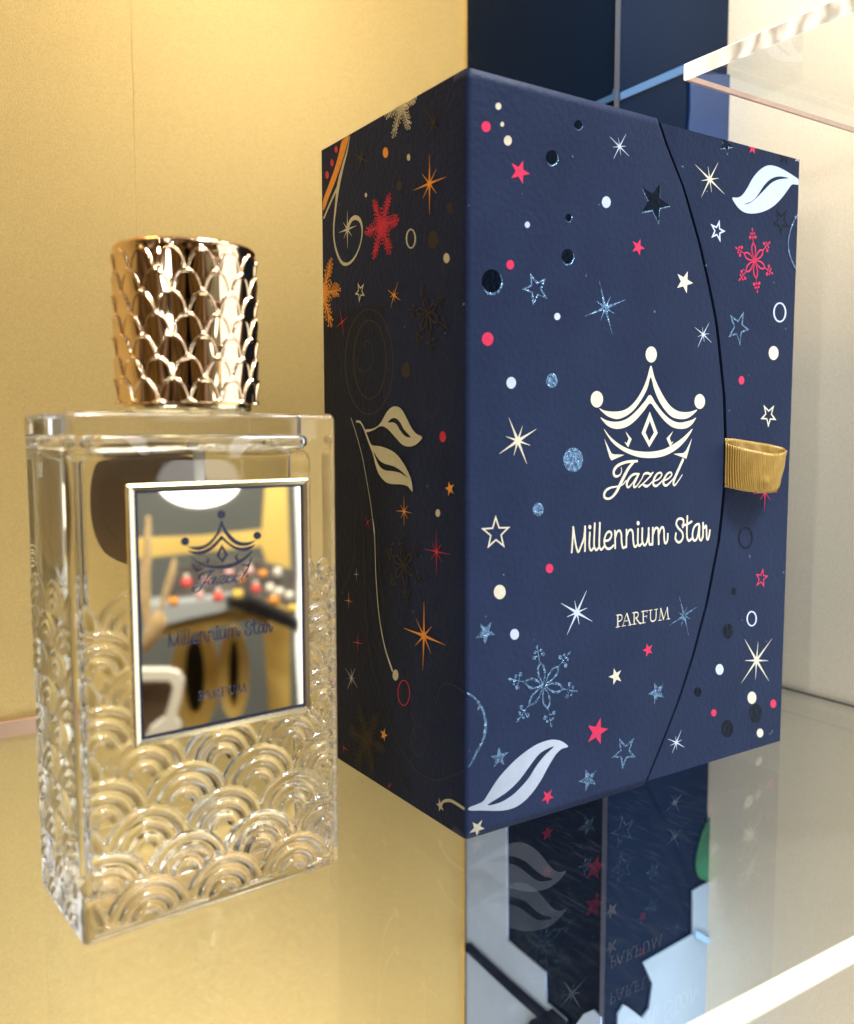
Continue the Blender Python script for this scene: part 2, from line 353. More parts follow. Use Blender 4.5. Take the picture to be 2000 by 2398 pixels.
FL.spark('G',(450,962),[(405,795),(473,885),(562,885),(502,993),(487,1133),(420,1060),(318,1050),(395,940)],'blue',.13)
FL.snow('F',(712,1568),[(648,1203),(945,1268),(1010,1622),(778,1930),(472,1885),(400,1508)],'blue')
FL.path('F',[(40,1625,14),(75,1645,16),(130,1690,20),(185,1780,24),(208,1880,26),(205,1950,30),(190,2020,28),(150,2110,24),(95,2215,22),(62,2270,14)],'blue')
FL.outline('H',[(345,737),(400,715),(460,685),(510,610),(590,490),(700,370),(800,285),(900,220),(1000,185),(1070,185),(1120,205),(1155,240),(1100,260),(1050,310),(990,410),(930,520),(860,620),(780,700),(700,745),(600,765),(450,763),(345,762)],'silver',
    [[(495,717),(640,622),(750,520),(840,400),(930,290),(1040,237),(960,315),(890,405),(830,500),(750,590),(680,650),(590,700)]])
FL.poly([SD.to2(0,0)*0+p for p in ([.0012,FL.pt('H',345,737)[1]],FL.pt('H',345,737),FL.pt('H',345,762),[.0012,FL.pt('H',330,764)[1]])],'silver')
flap_print = FL.build('foil_pattern', flap)
# rounded corner piece of the leaf stem and of the flap is printed on the side face
# --- right hand panel pattern
for a in [('E',779,651,42,60,'cream'),('E',502,886,24,37,'red'),('G',878,756,22,33,'dark'),('G',827,1098,45,65,'dark'),('G',755,1428,34,47,'silver'),('G',568,1623,32,41,'dark'),
          ('G',1034,1672,38,53,'cream'),('G',1065,1805,56,84,'dark'),('G',1218,1723,25,37,'red'),('G',705,1802,23,31,'red'),('G',822,1938,52,74,'dark'),('G',1104,1976,28,38,'cream')]: PN.dot(*a)
PN.ring('E',832,300,50,80,13,'silver'); PN.ring('G',978,293,56,88,17,'dark'); PN.ring('G',1032,990,39,61,11,'silver')
PN.star('B',[(808,330),(880,427),(825,492),(760,443),(768,345)],'blue'); PN.star('B',[(812,318),(877,420),(822,478),(764,434),(768,330)],'dark')  # first star, in blue, is a painted rim glint
PN.star('B',[(1042,380),(1080,412),(1060,482),(1012,472),(1006,405)],'red')
PN.star('B',[(1310,430),(1370,490),(1345,578),(1272,562),(1262,468)],'dark')
PN.star('B',[(1430,480),(1450,512),(1442,552),(1407,545),(1403,505)],'cream')
PN.star('B',[(755,1048),(807,1147),(763,1244),(683,1205),(676,1083)],'silver',.45)
PN.star('B',[(1337,962),(1358,1115),(1282,1192),(1205,1088),(1243,952)],'dark',.42)
PN.star('E',[(523,290),(570,450),(490,590),(388,515),(403,322)],'blue',.28)
PN.star('E',[(692,1097),(783,1102),(803,1230),(733,1295),(666,1220)],'cream',.34)
PN.star('G',[(1130,553),(1177,620),(1140,720),(1070,712),(1066,603)],'red',.34)
PN.spark('B',(670,700),[(545,573),(655,590),(743,555),(747,690),(798,828),(686,810),(598,852),(597,712)],'cream')
PN.spark('G',(1073,1350),[(972,1168),(1087,1190),(1207,1163),(1175,1352),(1180,1528),(1065,1515),(940,1550),(973,1352)],'cream',.10)
PN.spark('G',(382,2058),[(310,2027),(375,2003),(425,1950),(430,2035),(452,2100),(385,2120),(345,2150),(330,2085)],'silver',.13)
PN.spark('E',(705,1852),[(600,1863),(660,1918),(700,2010),(750,1922),(812,1850),(706,1780)],'red',.09)
PN.snow('B',(1055,1400),[(1035,1113),(1193,1235),(1220,1518),(1082,1685),(918,1578),(887,1285)],'red')
PN.path('B',[(1485,930,12),(1400,1050,13),(1352,1200,13),(1352,1320,14),(1400,1450,14),(1458,1532,12)],'blue')
PN.path('B',[(1478,926,5),(1393,1046,6),(1344,1200,6),(1344,1320,6),(1393,1454,6),(1452,1536,5)],'dark')
PN.outline('B',[(863,862),(905,858),(945,840),(990,780),(1040,690),(1100,620),(1170,580),(1240,588),(1320,625),(1400,675),(1484,733),(1484,757),(1430,748),(1380,745),(1350,780),(1290,860),(1220,930),(1140,975),(1050,995),(970,985),(910,940)],'silver',
    [[(960,915),(1030,890),(1080,840),(1140,750),(1200,695),(1270,675),(1350,690),(1270,700),(1200,732),(1130,802),(1060,872),(1010,907)]])
PN.build('foil_pattern', fpan)
# --- lettering and emblem (kept as 2D rows so the plaque can repeat them)
EMB_P = [[(285,685),(330,705),(400,715),(480,710),(550,680),(620,610),(680,510),(720,410),(755,295),(790,410),(850,540),(920,650),(990,705),(1060,720),(1120,715),(1178,698),(1130,750),(1080,778),(1020,783),(950,765),(890,710),(830,620),(785,510),(753,402),(720,510),(660,620),(590,710),(510,765),(440,783),(370,762),(320,725)],
  [(295,768),(350,795),(420,808),(490,800),(560,765),(640,690),(700,620),(748,563),(800,640),(870,730),(940,790),(1010,815),(1080,805),(1130,790),(1167,770),(1130,830),(1080,865),(1010,872),(940,850),(870,790),(800,700),(748,640),(690,710),(620,790),(550,845),(480,870),(410,868),(350,835)],
  [(325,870),(390,950),(480,1020),(580,1065),(680,1080),(780,1078),(880,1055),(980,1000),(1060,940),(1135,870),(1085,960),(1000,1050),(900,1110),(800,1135),(680,1135),(580,1110),(480,1060),(390,980)],
  [(523,895),(580,965),(548,1040),(512,990),(535,1003),(552,962)],[(957,893),(897,960),(930,1035),(962,985),(942,998),(926,958)],
  [(330,960),(395,1095),(420,1105),(515,1108),(395,1160),(378,1130)],[(1130,957),(1078,1145),(960,1100),(1050,1093),(1075,1070)]]
DIA = ([(745,715),(817,910),(740,1040),(670,910)],[(745,800),(783,905),(740,982),(705,905)])
BALL = [(758,195,51,73),(263,603,56,75),(1200,623,48,68)]
JAZ = [[(670,145,45),(560,150,50),(450,170,50),(340,220,58),(280,290,62),(268,350,58),(290,398,50),(340,402,40),(385,365,30),(403,310,26),(398,262,24)],
  [(610,160,50),(520,270,62),(450,400,70),(380,540,68),(320,660,62),(250,750,50),(180,788,42),(115,765,50),(108,700,55),(150,635,50),(230,595,38),(330,578,30),(420,545,28),(480,480,28)],
  [(705,362,28),(620,368,45),(550,415,48),(500,500,55),(493,565,48),(525,590,38),(590,520,28),(650,430,30)],[(690,370,52),(650,460,52),(612,540,50),(620,588,42),(670,560,30),(760,430,26)],
  [(755,430,26),(790,365,40),(850,350,45),(900,368,42),(940,340,30)],[(910,385,34),(800,500,30),(700,588,32)],[(760,540,30),(820,572,55),(875,550,34),(960,460,26)],
  [(955,490,26),(1040,450,30),(1090,380,36),(1065,342,34),(1005,370,42),(955,460,54),(945,535,52),(990,570,44),(1060,520,32),(1130,440,26)],
  [(1125,480,26),(1205,440,30),(1260,378,36),(1240,337,34),(1180,368,42),(1130,455,54),(1118,525,52),(1165,562,44),(1235,505,32),(1300,430,26)],
  [(1452,122,60),(1380,280,60),(1310,440,58),(1288,525,50),(1310,556,36),(1360,500,28),(1438,382,26)]]
MS = [[(44,530),(54,380),(62,230)],[(62,235),(90,430),(120,528),(150,470),(190,360),(205,222)],[(205,222),(203,515)],[(262,295),(255,430),(262,490),(280,508),(308,478)],
  [(322,185),(312,430),(325,490),(345,503),(372,470)],[(383,180),(375,430),(385,485),(405,497),(437,455)],
  [(438,395),(490,385),(520,340),(520,300),(495,282),(460,310),(437,380),(440,440),(465,483),(505,487),(548,450)],
  [(565,275),(568,480)],[(568,360),(590,288),(622,272),(640,310),(645,400),(655,465),(675,478),(702,450)],[(705,262),(702,468)],[(705,340),(730,275),(762,262),(780,300),(785,390),(795,450),(812,465),(837,440)],
  [(843,252),(840,400),(848,440),(865,452),(888,425)],[(895,245),(893,380),(905,430),(925,448),(950,410),(968,330),(972,242)],[(972,300),(975,400),(985,438),(1012,432)],
  [(1022,238),(1018,438)],[(1020,330),(1045,255),(1072,238),(1088,270),(1093,432)],[(1093,320),(1115,250),(1140,230),(1155,262),(1158,350),(1165,410),(1180,422),(1198,385),(1203,312)],
  [(1385,228),(1392,150),(1360,125),(1320,140),(1305,190),(1330,240),(1375,290),(1385,350),(1360,400),(1325,410),(1295,370),(1300,305)],
  [(1438,98),(1432,300),(1440,370),(1460,393),(1492,365)],[(1380,205),(1430,197),(1490,162)],[(1580,192),(1550,197),(1515,240),(1500,320),(1510,378),(1535,388),(1562,340),(1583,205)],[(1585,215),(1582,340),(1590,378),(1610,383),(1627,330)],
  [(1627,350),(1628,178)],[(1628,200),(1642,238),(1665,212),(1670,300),(1672,358),(1685,378),(1700,340),(1710,268)]]
PF = [(60,[(190,362),(190,678)]),(24,[(150,358),(232,350)]),(26,[(145,688),(252,665)]),(42,[(200,358),(270,350),(308,395),(298,470),(255,515),(225,525)]),
  (32,[(430,320),(370,500),(335,645)]),(60,[(440,320),(495,500),(532,622)]),(24,[(385,522),(480,505)]),(25,[(308,660),(400,640)]),(27,[(482,635),(570,612)]),
  (55,[(635,292),(642,600)]),(24,[(590,297),(670,282)]),(26,[(592,612),(695,595)]),(44,[(655,285),(720,282),(750,325),(735,400),(680,435)]),(52,[(690,440),(750,530),(790,578),(828,578)]),
  (55,[(885,250),(887,568)]),(30,[(840,260),(1000,235)]),(24,[(1000,240),(993,285)]),(26,[(890,400),(985,380)]),(22,[(988,362),(986,425)]),(26,[(840,576),(945,556)]),
  (48,[(1085,225),(1085,430),(1105,505),(1150,525),(1205,495),(1232,430),(1242,205)]),(24,[(1032,232),(1137,212)]),(24,[(1190,208),(1282,190)]),
  (30,[(1365,175),(1345,380),(1332,495)]),(55,[(1365,178),(1440,465)]),(30,[(1440,470),(1545,150)]),(50,[(1545,150),(1555,320),(1575,458)]),(26,[(1300,505),(1385,490)]),(26,[(1530,467),(1615,455)])]
def emblem(f, m, parent, nm):
    for i, p in enumerate(EMB_P): f.outline('D', p, m, smooth=i < 3, n=4)
    f.outline('D', DIA[0], m, [DIA[1]], smooth=False)
    for b in BALL: f.dot('D', *b, m)
    return f.build(nm, parent)
def brand(f, m, parent, nm):
    for p in JAZ: f.path('J', p, m, .93)
    return f.build(nm, parent)
def named(f, m, parent, nm, w=33):
    for p in MS: f.path('M', [(x,y,w) for x,y in p], m, .88)
    f.dot('M',263,228,18,26,m); f.dot('M',845,180,18,26,m)
    return f.build(nm, parent)
def kindl(f, m, parent, nm):
    for w, p in PF: f.path('R', [(x,y,w) for x,y in p], m, .85, n=4)
    return f.build(nm, parent)
nf = lambda: Face(FL.to2, FL.to3)
emblem(nf(), 'cream', flap, 'crown_emblem'); brand(nf(), 'cream', flap, 'brand_lettering')
named(nf(), 'cream', flap, 'name_lettering'); kindl(nf(), 'cream', flap, 'parfum_lettering')
# --- left side pattern
for a in [('P',175,810,13,30,'red'),('P',140,925,13,32,'red'),('P',97,1030,15,33,'red'),('P',601,838,23,46,'orange'),('P',800,878,15,30,'silver'),('P',432,1204,10,20,'silver'),
          ('P',718,1122,22,45,'faint'),('P',1127,1748,26,43,'silver'),('Q',1040,1305,26,45,'red'),('Q',1000,1930,19,32,'silver'),('Q',738,760,35,65,'faint'),('S',490,1000,18,34,'silver'),('P',1158,1315,24,50,'faint'),('P',1012,1590,42,80,'faint')]: SD.dot(*a)
SD.ring('P',820,1580,38,80,12,'silver'); SD.ring('S',541,1110,36,77,5,'red'); SD.ring('Q',940,1030,68,112,6,'faint'); SD.ring('S',633,1405,48,94,5,'faint')
SD.ring('Q',437,690,196,432,11,'faint'); SD.ring('Q',443,672,133,322,12,'faint')
SD.path('Q',[(390,570,14),(410,520,14),(450,540,10),(472,620,10),(460,720,10),(400,772,10),(345,740,9),(310,640,9)],'faint')
SD.outline('P',[(225,738),(287,692),(260,800),(225,920),(170,1080),(110,1230),(66,1340),(66,1240),(110,1120),(160,980),(195,860)],'orange')
SD.path('P',[(294,695,8),(268,830,26),(232,960,40),(195,1120,55),(172,1300,36),(154,1500,26),(168,1650,26),(215,1775,30),(270,1800,26),(330,1750,22),(380,1640,18),(400,1520,22),(385,1430,34),(345,1398,40),(305,1420,40),(272,1490,46)],'silver')
SD.path('P',[(185,1140,34),(130,1260,26),(70,1400,22)],'silver')
SD.spark('P',(272,1500),[(272,1335),(350,1468),(312,1560),(274,1665),(240,1582),(198,1528),(237,1440),(300,1400)],'silver',.16)
SD.ornate('P',(570,1470),[(640,1190),(718,1415),(645,1710),(497,1755),(425,1530),(497,1250)],'red',2)
SD.ornate('X',(942,246),[(920,323),(961,302),(977,229),(902,270)],'silver',3)
SD.ornate('X',(758,688),[(778,605),(799,678),(778,764)],'orange',4)
SD.ornate('S',(320,1400),[(265,1180),(385,1240),(430,1460),(360,1620),(250,1560),(205,1340)],'faint',5)
SD.snow('S',(545,325),[(525,130),(640,200),(660,430),(570,560),(455,450),(430,225)],'faint')
SD.snow('Q',(920,290),[(880,60),(1060,160),(1090,420),(960,620),(830,560),(760,260)],'faint')
SD.spark('P',(988,1105),[(988,850),(1047,982),(1130,1050),(1047,1190),(988,1370),(930,1238),(850,1165),(925,1025)],'orange',.10)
SD.spark('P',(395,885),[(432,730),(440,840),(475,930),(408,970),(363,1050),(360,905),(325,848)],'faint',.12)
SD.spark('P',(1022,580),[(925,430),(1027,460),(1125,385),(1080,570),(1110,720),(1022,720),(920,800),(960,590)],'faint',.07)
SD.star('Q',[(350,42),(402,48),(408,152),(361,208),(326,138)],'silver',.40)
SD.spark('Q',(648,145),[(680,35),(683,125),(702,190),(655,200),(618,253),(613,160),(597,102),(640,100)],'orange',.12)
SD.spark('Q',(222,365),[(205,265),(270,320),(235,470),(172,408)],'red',.10)
SD.outline('Q',[(415,1245),(465,1240),(510,1220),(545,1180),(590,1100),(635,1060),(675,1058),(710,1080),(750,1150),(790,1230),(830,1280),(880,1308),(850,1350),(810,1378),(760,1385),(710,1365),(660,1310),(610,1255),(570,1225),(530,1220),(480,1250),(425,1268)],'silver',
    [[(598,1187),(630,1155),(665,1155),(700,1190),(730,1245),(785,1308),(740,1300),(700,1255),(670,1205),(640,1187)]])
SD.outline('Q',[(440,1340),(470,1375),(530,1382),(600,1405),(670,1450),(730,1530),(775,1620),(797,1700),(797,1755),(760,1710),(700,1695),(630,1692),(580,1675),(530,1620),(500,1550),(475,1450)],'silver',
    [[(480,1425),(520,1490),(570,1525),(640,1545),(700,1580),(760,1640),(700,1602),(640,1587),(570,1577),(520,1532)]])
SD.path('Q',[(340,1180,18),(370,1185,18),(400,1235,18),(440,1340,24),(475,1430,20)],'silver')
SD.path('Q',[(295,1150,8),(340,1290,8),(390,1480,8),(430,1700,8),(460,1880,8),(485,2100,8)],'silver')
SD.path('S',[(356,45,7),(366,130,7),(375,400,8),(395,640,9),(430,830,12),(475,970,18)],'silver')
SD.star('Q',[(1095,1670),(1140,1695),(1135,1770),(1092,1790),(1067,1725)],'orange')
SD.spark('Q',(730,1915),[(730,1795),(760,1870),(795,1930),(760,1978),(730,2040),(703,1970),(665,1912),(700,1862)],'orange',.10)
SD.spark('S',(323,60),[(305,20),(345,40),(335,100),(310,90)],'red'); SD.spark('S',(747,240),[(747,105),(780,195),(832,258),(780,305),(747,383),(715,290),(675,225),(720,185)],'red',.07)
SD.spark('S',(670,758),[(671,545),(720,698),(804,815),(715,868),(663,972),(617,818),(544,710),(622,655)],'orange',.10)
SD.star('S',[(430,1325),(446,1372),(428,1407),(408,1385),(402,1340)],'orange')
SD.spark('S',(224,1018),[(245,957),(243,1020),(262,1077),(225,1060),(200,1085),(205,1020),(187,958),(222,960)],'silver',.09)
for c,t,m in [((254,380),[(255,342),(270,380),(255,415),(238,380)],'silver'),((207,542),[(206,492),(230,550),(207,590),(183,540)],'orange'),((263,800),[(263,740),(295,808),(263,850),(232,797)],'red'),
              ((175,1445),[(175,1420),(208,1463),(170,1480)],'red'),((457,1680),[(450,1660),(475,1665),(460,1705),(443,1690)],'red')]: SD.spark('S',c,t,m,.12)
for p in ([(390,130,6),(400,400,6),(440,600,6)],[(295,0,6),(305,400,6),(330,800,6),(420,1180,6),(560,1500,7),(720,1640,7),(930,1590,7)],[(250,0,6),(235,300,6),(165,500,6)],[(745,1180,6),(770,1080,6),(830,1052,6),(925,1105,7)],[(470,1480,5),(500,1580,6),(570,1720,10)]): SD.path('S',p,'faint')
SD.star('H',[(107,658),(140,705),(147,765),(108,768),(85,708)],'silver')
SD.path('H',[(120,712,16),(150,685,22),(200,680,26),(250,705,26),(300,738,26),(322,748,26)],'silver')
SD.build('foil_pattern', body)

# --- gold ribbon pull: two plies of grosgrain folded into a loop
front = [((366,1425),(358,1805),-.0002),((430,1448),(430,1822),-.0018),((500,1465),(510,1840),-.0030),((600,1488),(610,1852),-.0042),((700,1508),(700,1858),-.0050),((790,1520),(760,1858),-.0052),((850,1512),(800,1842),-.0046),((888,1492),(822,1815),-.0034)]
back = [((888,1490),(822,1812),-.0030),((860,1468),(815,1790),-.0016),((750,1440),(740,1790),-.0006),((600,1415),(600,1790),-.0004),((450,1391),(450,1780),-.0003),((365,1387),(365,1770),-.0002)]
rw = []
for t, b, y in front+back:
    rw.append(list(hit(*px('E',*t),1,y))+list(hit(*px('E',*b),1,y)))
rw = crom(rw, 22); vs = []; fs = []; NR = 15; nrw = len(rw); acc = 0; prev = None
for i, r in enumerate(rw):
    a = np.array(r[:3]); b = np.array(r[3:]); nxt = np.array(rw[min(i+1,nrw-1)][:3]); prv = np.array(rw[max(i-1,0)][:3])
    tg = nxt-prv; tg[2] = 0; tg /= (np.linalg.norm(tg)+1e-9); nn = np.array([tg[1],-tg[0],0])
    if prev is not None: acc += np.linalg.norm(a-prev)
    prev = a
    for j in range(NR):
        f = j/(NR-1); p = a+(b-a)*f
        wob = .00010*math.sin(f*9+acc*900)*min(1,acc/.006) + (.0006*math.exp(-((f-.72)/.12)**2-((acc-.0125)/.0022)**2))
        rib = .00022*math.sin(acc/.00068*2*math.pi)*(0 if j in (0,NR-1) else 1)
        edge = .00012 if j in (0,NR-1) else 0
        vs.append(p+nn*(rib+edge*math.sin(acc/.00034*6.28)+wob)+tg*(-.0004*math.sin(f*math.pi)*min(1,acc/.004)))
for i in range(nrw-1):
    for j in range(NR-1): fs.append((i*NR+j,(i+1)*NR+j,(i+1)*NR+j+1,i*NR+j+1))
mb = MB(); mb.add(vs, fs, 'ribbon'); rb = mb.build('ribbon_pull', box, True)
so = rb.modifiers.new('thick','SOLIDIFY'); so.thickness = .00022; so.offset = 0
tag(rb, 'gold grosgrain ribbon loop pull')

# ------------------------------------------------------------------ perfume bottle
A0 = np.array([-0.08343208, 0.00177113, 0.]); YB = math.radians(3.93)
bx = np.array([math.cos(YB), math.sin(YB), 0]); by = np.array([-math.sin(YB), math.cos(YB), 0]); bz = np.array([0,0,1.])
WB, DB, HB = .05446, .02834, .0966
bottle = thing('perfume_bottle', tuple(A0+bx*WB/2+by*DB/2), 'clear glass perfume bottle embossed with wave scales, mirror plaque and golden cap', 'perfume bottle')
def scales(S, Z, R, dx, dy, z0, top, phase, soft=1.):
    """seigaiha relief: lower scales cover upper ones; returns 0..1 height"""
    H = np.zeros_like(S); done = np.zeros(S.shape, bool); n = int((top-z0)/dy)+3
    for k in range(-2, n):
        zc = z0+k*dy
        if zc > top: break
        c = np.round((S-phase-(k % 2)*dx/2)/dx)*dx+phase+(k % 2)*dx/2
        r = np.hypot(S-c, Z-zc)/R
        ins = (r < 1) & (Z > zc-.0002*0) & ~done if True else None
        prof = np.zeros_like(r)
        for q, w in ((.87,.12),(.57,.12),(.27,.12)):
            prof = np.maximum(prof, np.clip(1-((r-q)/w)**2, 0, 1)**.6)
        H = np.where(ins, prof, H); done |= ins
    return H
# perimeter path of the shell, counter-clockwise from the front left corner
rc = .0017; per = []   # (x, y, nx, ny, face, s)
nF, nS = 330, 170
for t in np.linspace(0,1,nF): x = rc+(WB-2*rc)*t; per.append((x,0,0,-1,1,x))
def arcp(cx, cy, a0, a1, n=8):
    for a in np.linspace(a0, a1, n+2)[1:-1]: per.append((cx+rc*math.cos(a), cy+rc*math.sin(a), math.cos(a), math.sin(a), 0, 0))
arcp(WB-rc, rc, -math.pi/2, 0)
for t in np.linspace(0,1,nS): y = rc+(DB-2*rc)*t; per.append((WB,y,1,0,2,y))
arcp(WB-rc, DB-rc, 0, math.pi/2)
for t in np.linspace(0,1,30): per.append((WB-rc-(WB-2*rc)*t,DB,0,1,0,0))
arcp(rc, DB-rc, math.pi/2, math.pi)
for t in np.linspace(0,1,nS): y = DB-rc-(DB-2*rc)*t; per.append((0,y,-1,0,3,y))
arcp(rc, rc, math.pi, 1.5*math.pi)
per = np.array(per); nP = len(per)
prof = []   # (inset, z)
rb_ = .0013
for a in np.linspace(0, math.pi/2, 6): prof.append((rb_*(1-math.sin(a)), rb_*(1-math.cos(a))))
for z in np.linspace(rb_, HB-rb_, 560)[1:-1]: prof.append((0, z))
for a in np.linspace(math.pi/2, 0, 6): prof.append((rb_*(1-math.sin(a)), HB-rb_*(1-math.cos(a))))
prof = np.array(prof); nZ = len(prof)
S2 = np.tile(per[:,5], (nZ,1)); Z2 = np.tile(prof[:,1:2], (1,nP)); face = np.tile(per[:,4], (nZ,1)); IN = np.tile(prof[:,0:1], (1,nP))
hf = scales(S2, Z2, .0084, .0153, .0068, .0020, .0585, .0120)
hs = scales(S2, Z2, .0065, .0118, .0064, .0020, .060, .004)
depth = np.where(face == 1, hf, np.where(face >= 2, hs, 0))
# fade near the rounded edges, behind the plaque and at the base
def ramp(v, a, b): return np.clip((v-a)/(b-a), 0, 1)
wid = np.where(face == 1, WB, DB)
fade = ramp(S2, .0018, .0034)*ramp(wid-S2, .0018, .0034)*ramp(Z2, .0018, .003)
PX0, PX1, PZ0, PZ1 = .0100, .0467, .0355, .0836
inpl = (face == 1) & (S2 > PX0-.0003) & (S2 < PX1+.0003) & (Z2 > PZ0-.0003)
depth = depth*fade*np.where(inpl, 0, 1)
AMP = np.where(face >= 2, .0006, .0010)
D = depth*AMP-IN
# slight waviness of pressed glass at the shoulders
wav = .00018*np.sin(S2*210)*ramp(Z2, .088, .092)*(face == 1)
D = D+wav
X = per[None,:,0]+per[None,:,2]*D; Y = per[None,:,1]+per[None,:,3]*D
P3 = A0[None,None,:]+X[...,None]*bx+Y[...,None]*by+Z2[...,None]*bz
V = P3.reshape(-1,3)
i, j = np.meshgrid(np.arange(nZ-1), np.arange(nP), indexing='ij')
Q = np.stack([i*nP+j, i*nP+(j+1)%nP, (i+1)*nP+(j+1)%nP, (i+1)*nP+j], -1).reshape(-1,4)
me = bpy.data.meshes.new('glass_shell')
cb, ct = V[:nP].mean(0), V[-nP:].mean(0)
V = np.vstack([V, cb, ct]); nb = len(V)-2
tri = [(nb, (k+1)%nP, k) for k in range(nP)]+[(nb+1, (nZ-1)*nP+k, (nZ-1)*nP+(k+1)%nP) for k in range(nP)]
me.from_pydata(V.tolist(), [], Q.tolist()+tri); me.update()
shell = link('glass_shell', me, [M['glass']], bottle, True)
def rbox(lo, hi, r, name, m, parent, smooth=True):
    """rounded upright block in bottle coordinates"""
    P = []
    x0,y0,z0 = lo; x1,y1,z1 = hi
    for cx, cy, a in ((x1-r,y0+r,-math.pi/2),(x1-r,y1-r,0),(x0+r,y1-r,math.pi/2),(x0+r,y0+r,math.pi)):
        for t in np.linspace(0, math.pi/2, 9): P.append((cx,cy,math.cos(a+t),math.sin(a+t)))
    rr = min(r*.8, (z1-z0)*.45); pr = [(rr*(1-math.sin(a)), z0+rr*(1-math.cos(a))) for a in np.linspace(0, math.pi/2, 7)]+[(rr*(1-math.sin(a)), z1-rr*(1-math.cos(a))) for a in np.linspace(math.pi/2, 0, 7)]
    vs = [A0+bx*(cx+nx*(r-i_))+by*(cy+ny*(r-i_))+bz*z for i_, z in pr for cx,cy,nx,ny in P]
    n = len(P); fs = [(a*n+b, a*n+(b+1)%n, (a+1)*n+(b+1)%n, (a+1)*n+b) for a in range(len(pr)-1) for b in range(n)]
    fs += [tuple(reversed(range(n))), tuple((len(pr)-1)*n+b for b in range(n))]
    mb = MB(); mb.add(vs, fs, m); o = mb.build(name, parent, smooth)
    return o
def bp_(x, y, z): return A0+bx*x+by*y+bz*z
M['seal'] = mat('brown_seal', (.20,.115,.05), .5)  # brown colour of a reflection in the bottle
CI = .0042
liquid = rbox((CI,CI,.0085), (WB-CI,DB-CI,.0893), .0028, 'perfume_liquid', 'liquid', bottle)
airb = rbox((CI+.0004,CI+.0004,.08935), (WB-CI-.0004,DB-CI-.0004,.0925), .0028, 'head_space', 'air', bottle)
# lathe helper about a vertical axis
def lathe(cx, cy, rows, n=96, close=True):
    vs = [(cx+r*math.cos(t), cy+r*math.sin(t), z) for r, z in rows for t in np.linspace(0, 2*math.pi, n, endpoint=False)]
    fs = [(a*n+b, a*n+(b+1)%n, (a+1)*n+(b+1)%n, (a+1)*n+b) for a in range(len(rows)-1) for b in range(n)]
    if close: fs += [tuple(reversed(range(n))), tuple((len(rows)-1)*n+b for b in range(n))]
    return vs, fs
cc = A0+bx*(WB/2+.0010)+by*(DB/2)
CR_ = .0140
mb = MB(); mb.add(*lathe(cc[0],cc[1],[(.0012,.012),(.0012,.0905)],20), 'plastic'); mb.build('dip_tube', bottle, True)
mb = MB(); mb.add(*lathe(cc[0],cc[1],[(.0060,.0967),(.0110,.0967),(.0125,.0970),(.0125,.0986),(.006,.0990)],64), 'frame'); mb.build('pump_collar', bottle, True)
mb = MB()
for r0, r1, yy in ((0,.0098,.0001),(.0098,.0135,.0003)):
    T = np.linspace(0,2*math.pi,48,endpoint=False); n = len(T); q0 = (.0215,.0790)
    o = [bp_(q0[0]+r1*math.cos(t), DB+yy, q0[1]+r1*math.sin(t)) for t in T]; i_ = [bp_(q0[0]+r0*math.cos(t), DB+yy, q0[1]+r0*math.sin(t)) for t in T]
    mb.add(o+i_+[p+by*.0003 for p in o]+[p+by*.0003 for p in i_], [f for a in range(n) for f in ((a,(a+1)%n,n+(a+1)%n,n+a),(2*n+a,3*n+a,3*n+(a+1)%n,2*n+(a+1)%n),(a,2*n+a,2*n+(a+1)%n,(a+1)%n))], 'seal')
sl = mb.build('rear_seal', bottle); tag(sl, 'round brown patch seen through the perfume')  # flat disc in place of a round reflection in the glass
# cap with scale relief
nT, nH = 780, 420; z0, z1 = .0985, .1279
T = np.linspace(0, 2*math.pi, nT, endpoint=False); Zc = np.linspace(z0, z1, nH)
S = np.tile(T*CR_, (nH,1)); Z = np.tile(Zc[:,None], (1,nT)); nsc = 15; dx = 2*math.pi*CR_/nsc; dy = .0040
Hc = np.zeros_like(S); done = np.zeros(S.shape, bool)
for k in range(-3, 12):
    zc = z0-.001+k*dy; c = np.round((S-(k % 2)*dx/2)/dx)*dx+(k % 2)*dx/2
    u = np.abs(S-c)/(dx*.5); w = (Z-zc)/.0056
    edge = np.clip(1-u**2.2, 0, 1)**.55                 # height of the scale outline at this place
    ins = (w < edge) & (w > -.02) & ~done
    dz = (edge-w)*.0056; e2 = np.clip(dz/np.sqrt(1+(1.2*u/np.maximum(edge,.25)**.6)**2)/.00085, 0, 1)   # rough distance from the outline
    pr = .1+1.25*np.clip(w,0,1)**1.3*(1-.7*u**2)+.34*np.clip(1-((e2-.38)/.38)**2, 0, 1)**.7*(e2 < .76)
    bead = np.exp(-(((S-c)/.00034)**2+((Z-zc-.0056)/.00034)**2))
    Hc = np.where(ins, pr, Hc); done |= ins; Hc = np.maximum(Hc, bead*1.9*(Z < z1-.0004)*(Z > z0+.001))
Hc = Hc*np.clip((z1-Z)/.0012, 0, 1)
Rr = CR_-.0004+Hc*.00040
Pc = np.stack([cc[0]+Rr*np.cos(T)[None,:], cc[1]+Rr*np.sin(T)[None,:], Z], -1).reshape(-1,3)
topR = [(CR_-.0002,z1+.0001),(CR_-.0003,z1+.0006),(CR_-.0008,z1+.0011),(CR_-.0018,z1+.0013)]
extra = [(cc[0]+r*math.cos(t), cc[1]+r*math.sin(t), z) for r, z in topR for t in T]
V = np.vstack([Pc, np.array(extra)]); nR = nH+len(topR)
i, j = np.meshgrid(np.arange(nR-1), np.arange(nT), indexing='ij')
Q = np.stack([i*nT+j, i*nT+(j+1)%nT, (i+1)*nT+(j+1)%nT, (i+1)*nT+j], -1).reshape(-1,4).tolist()
Q.append([(nR-1)*nT+k for k in range(nT)]); Q.append([k for k in reversed(range(nT))])
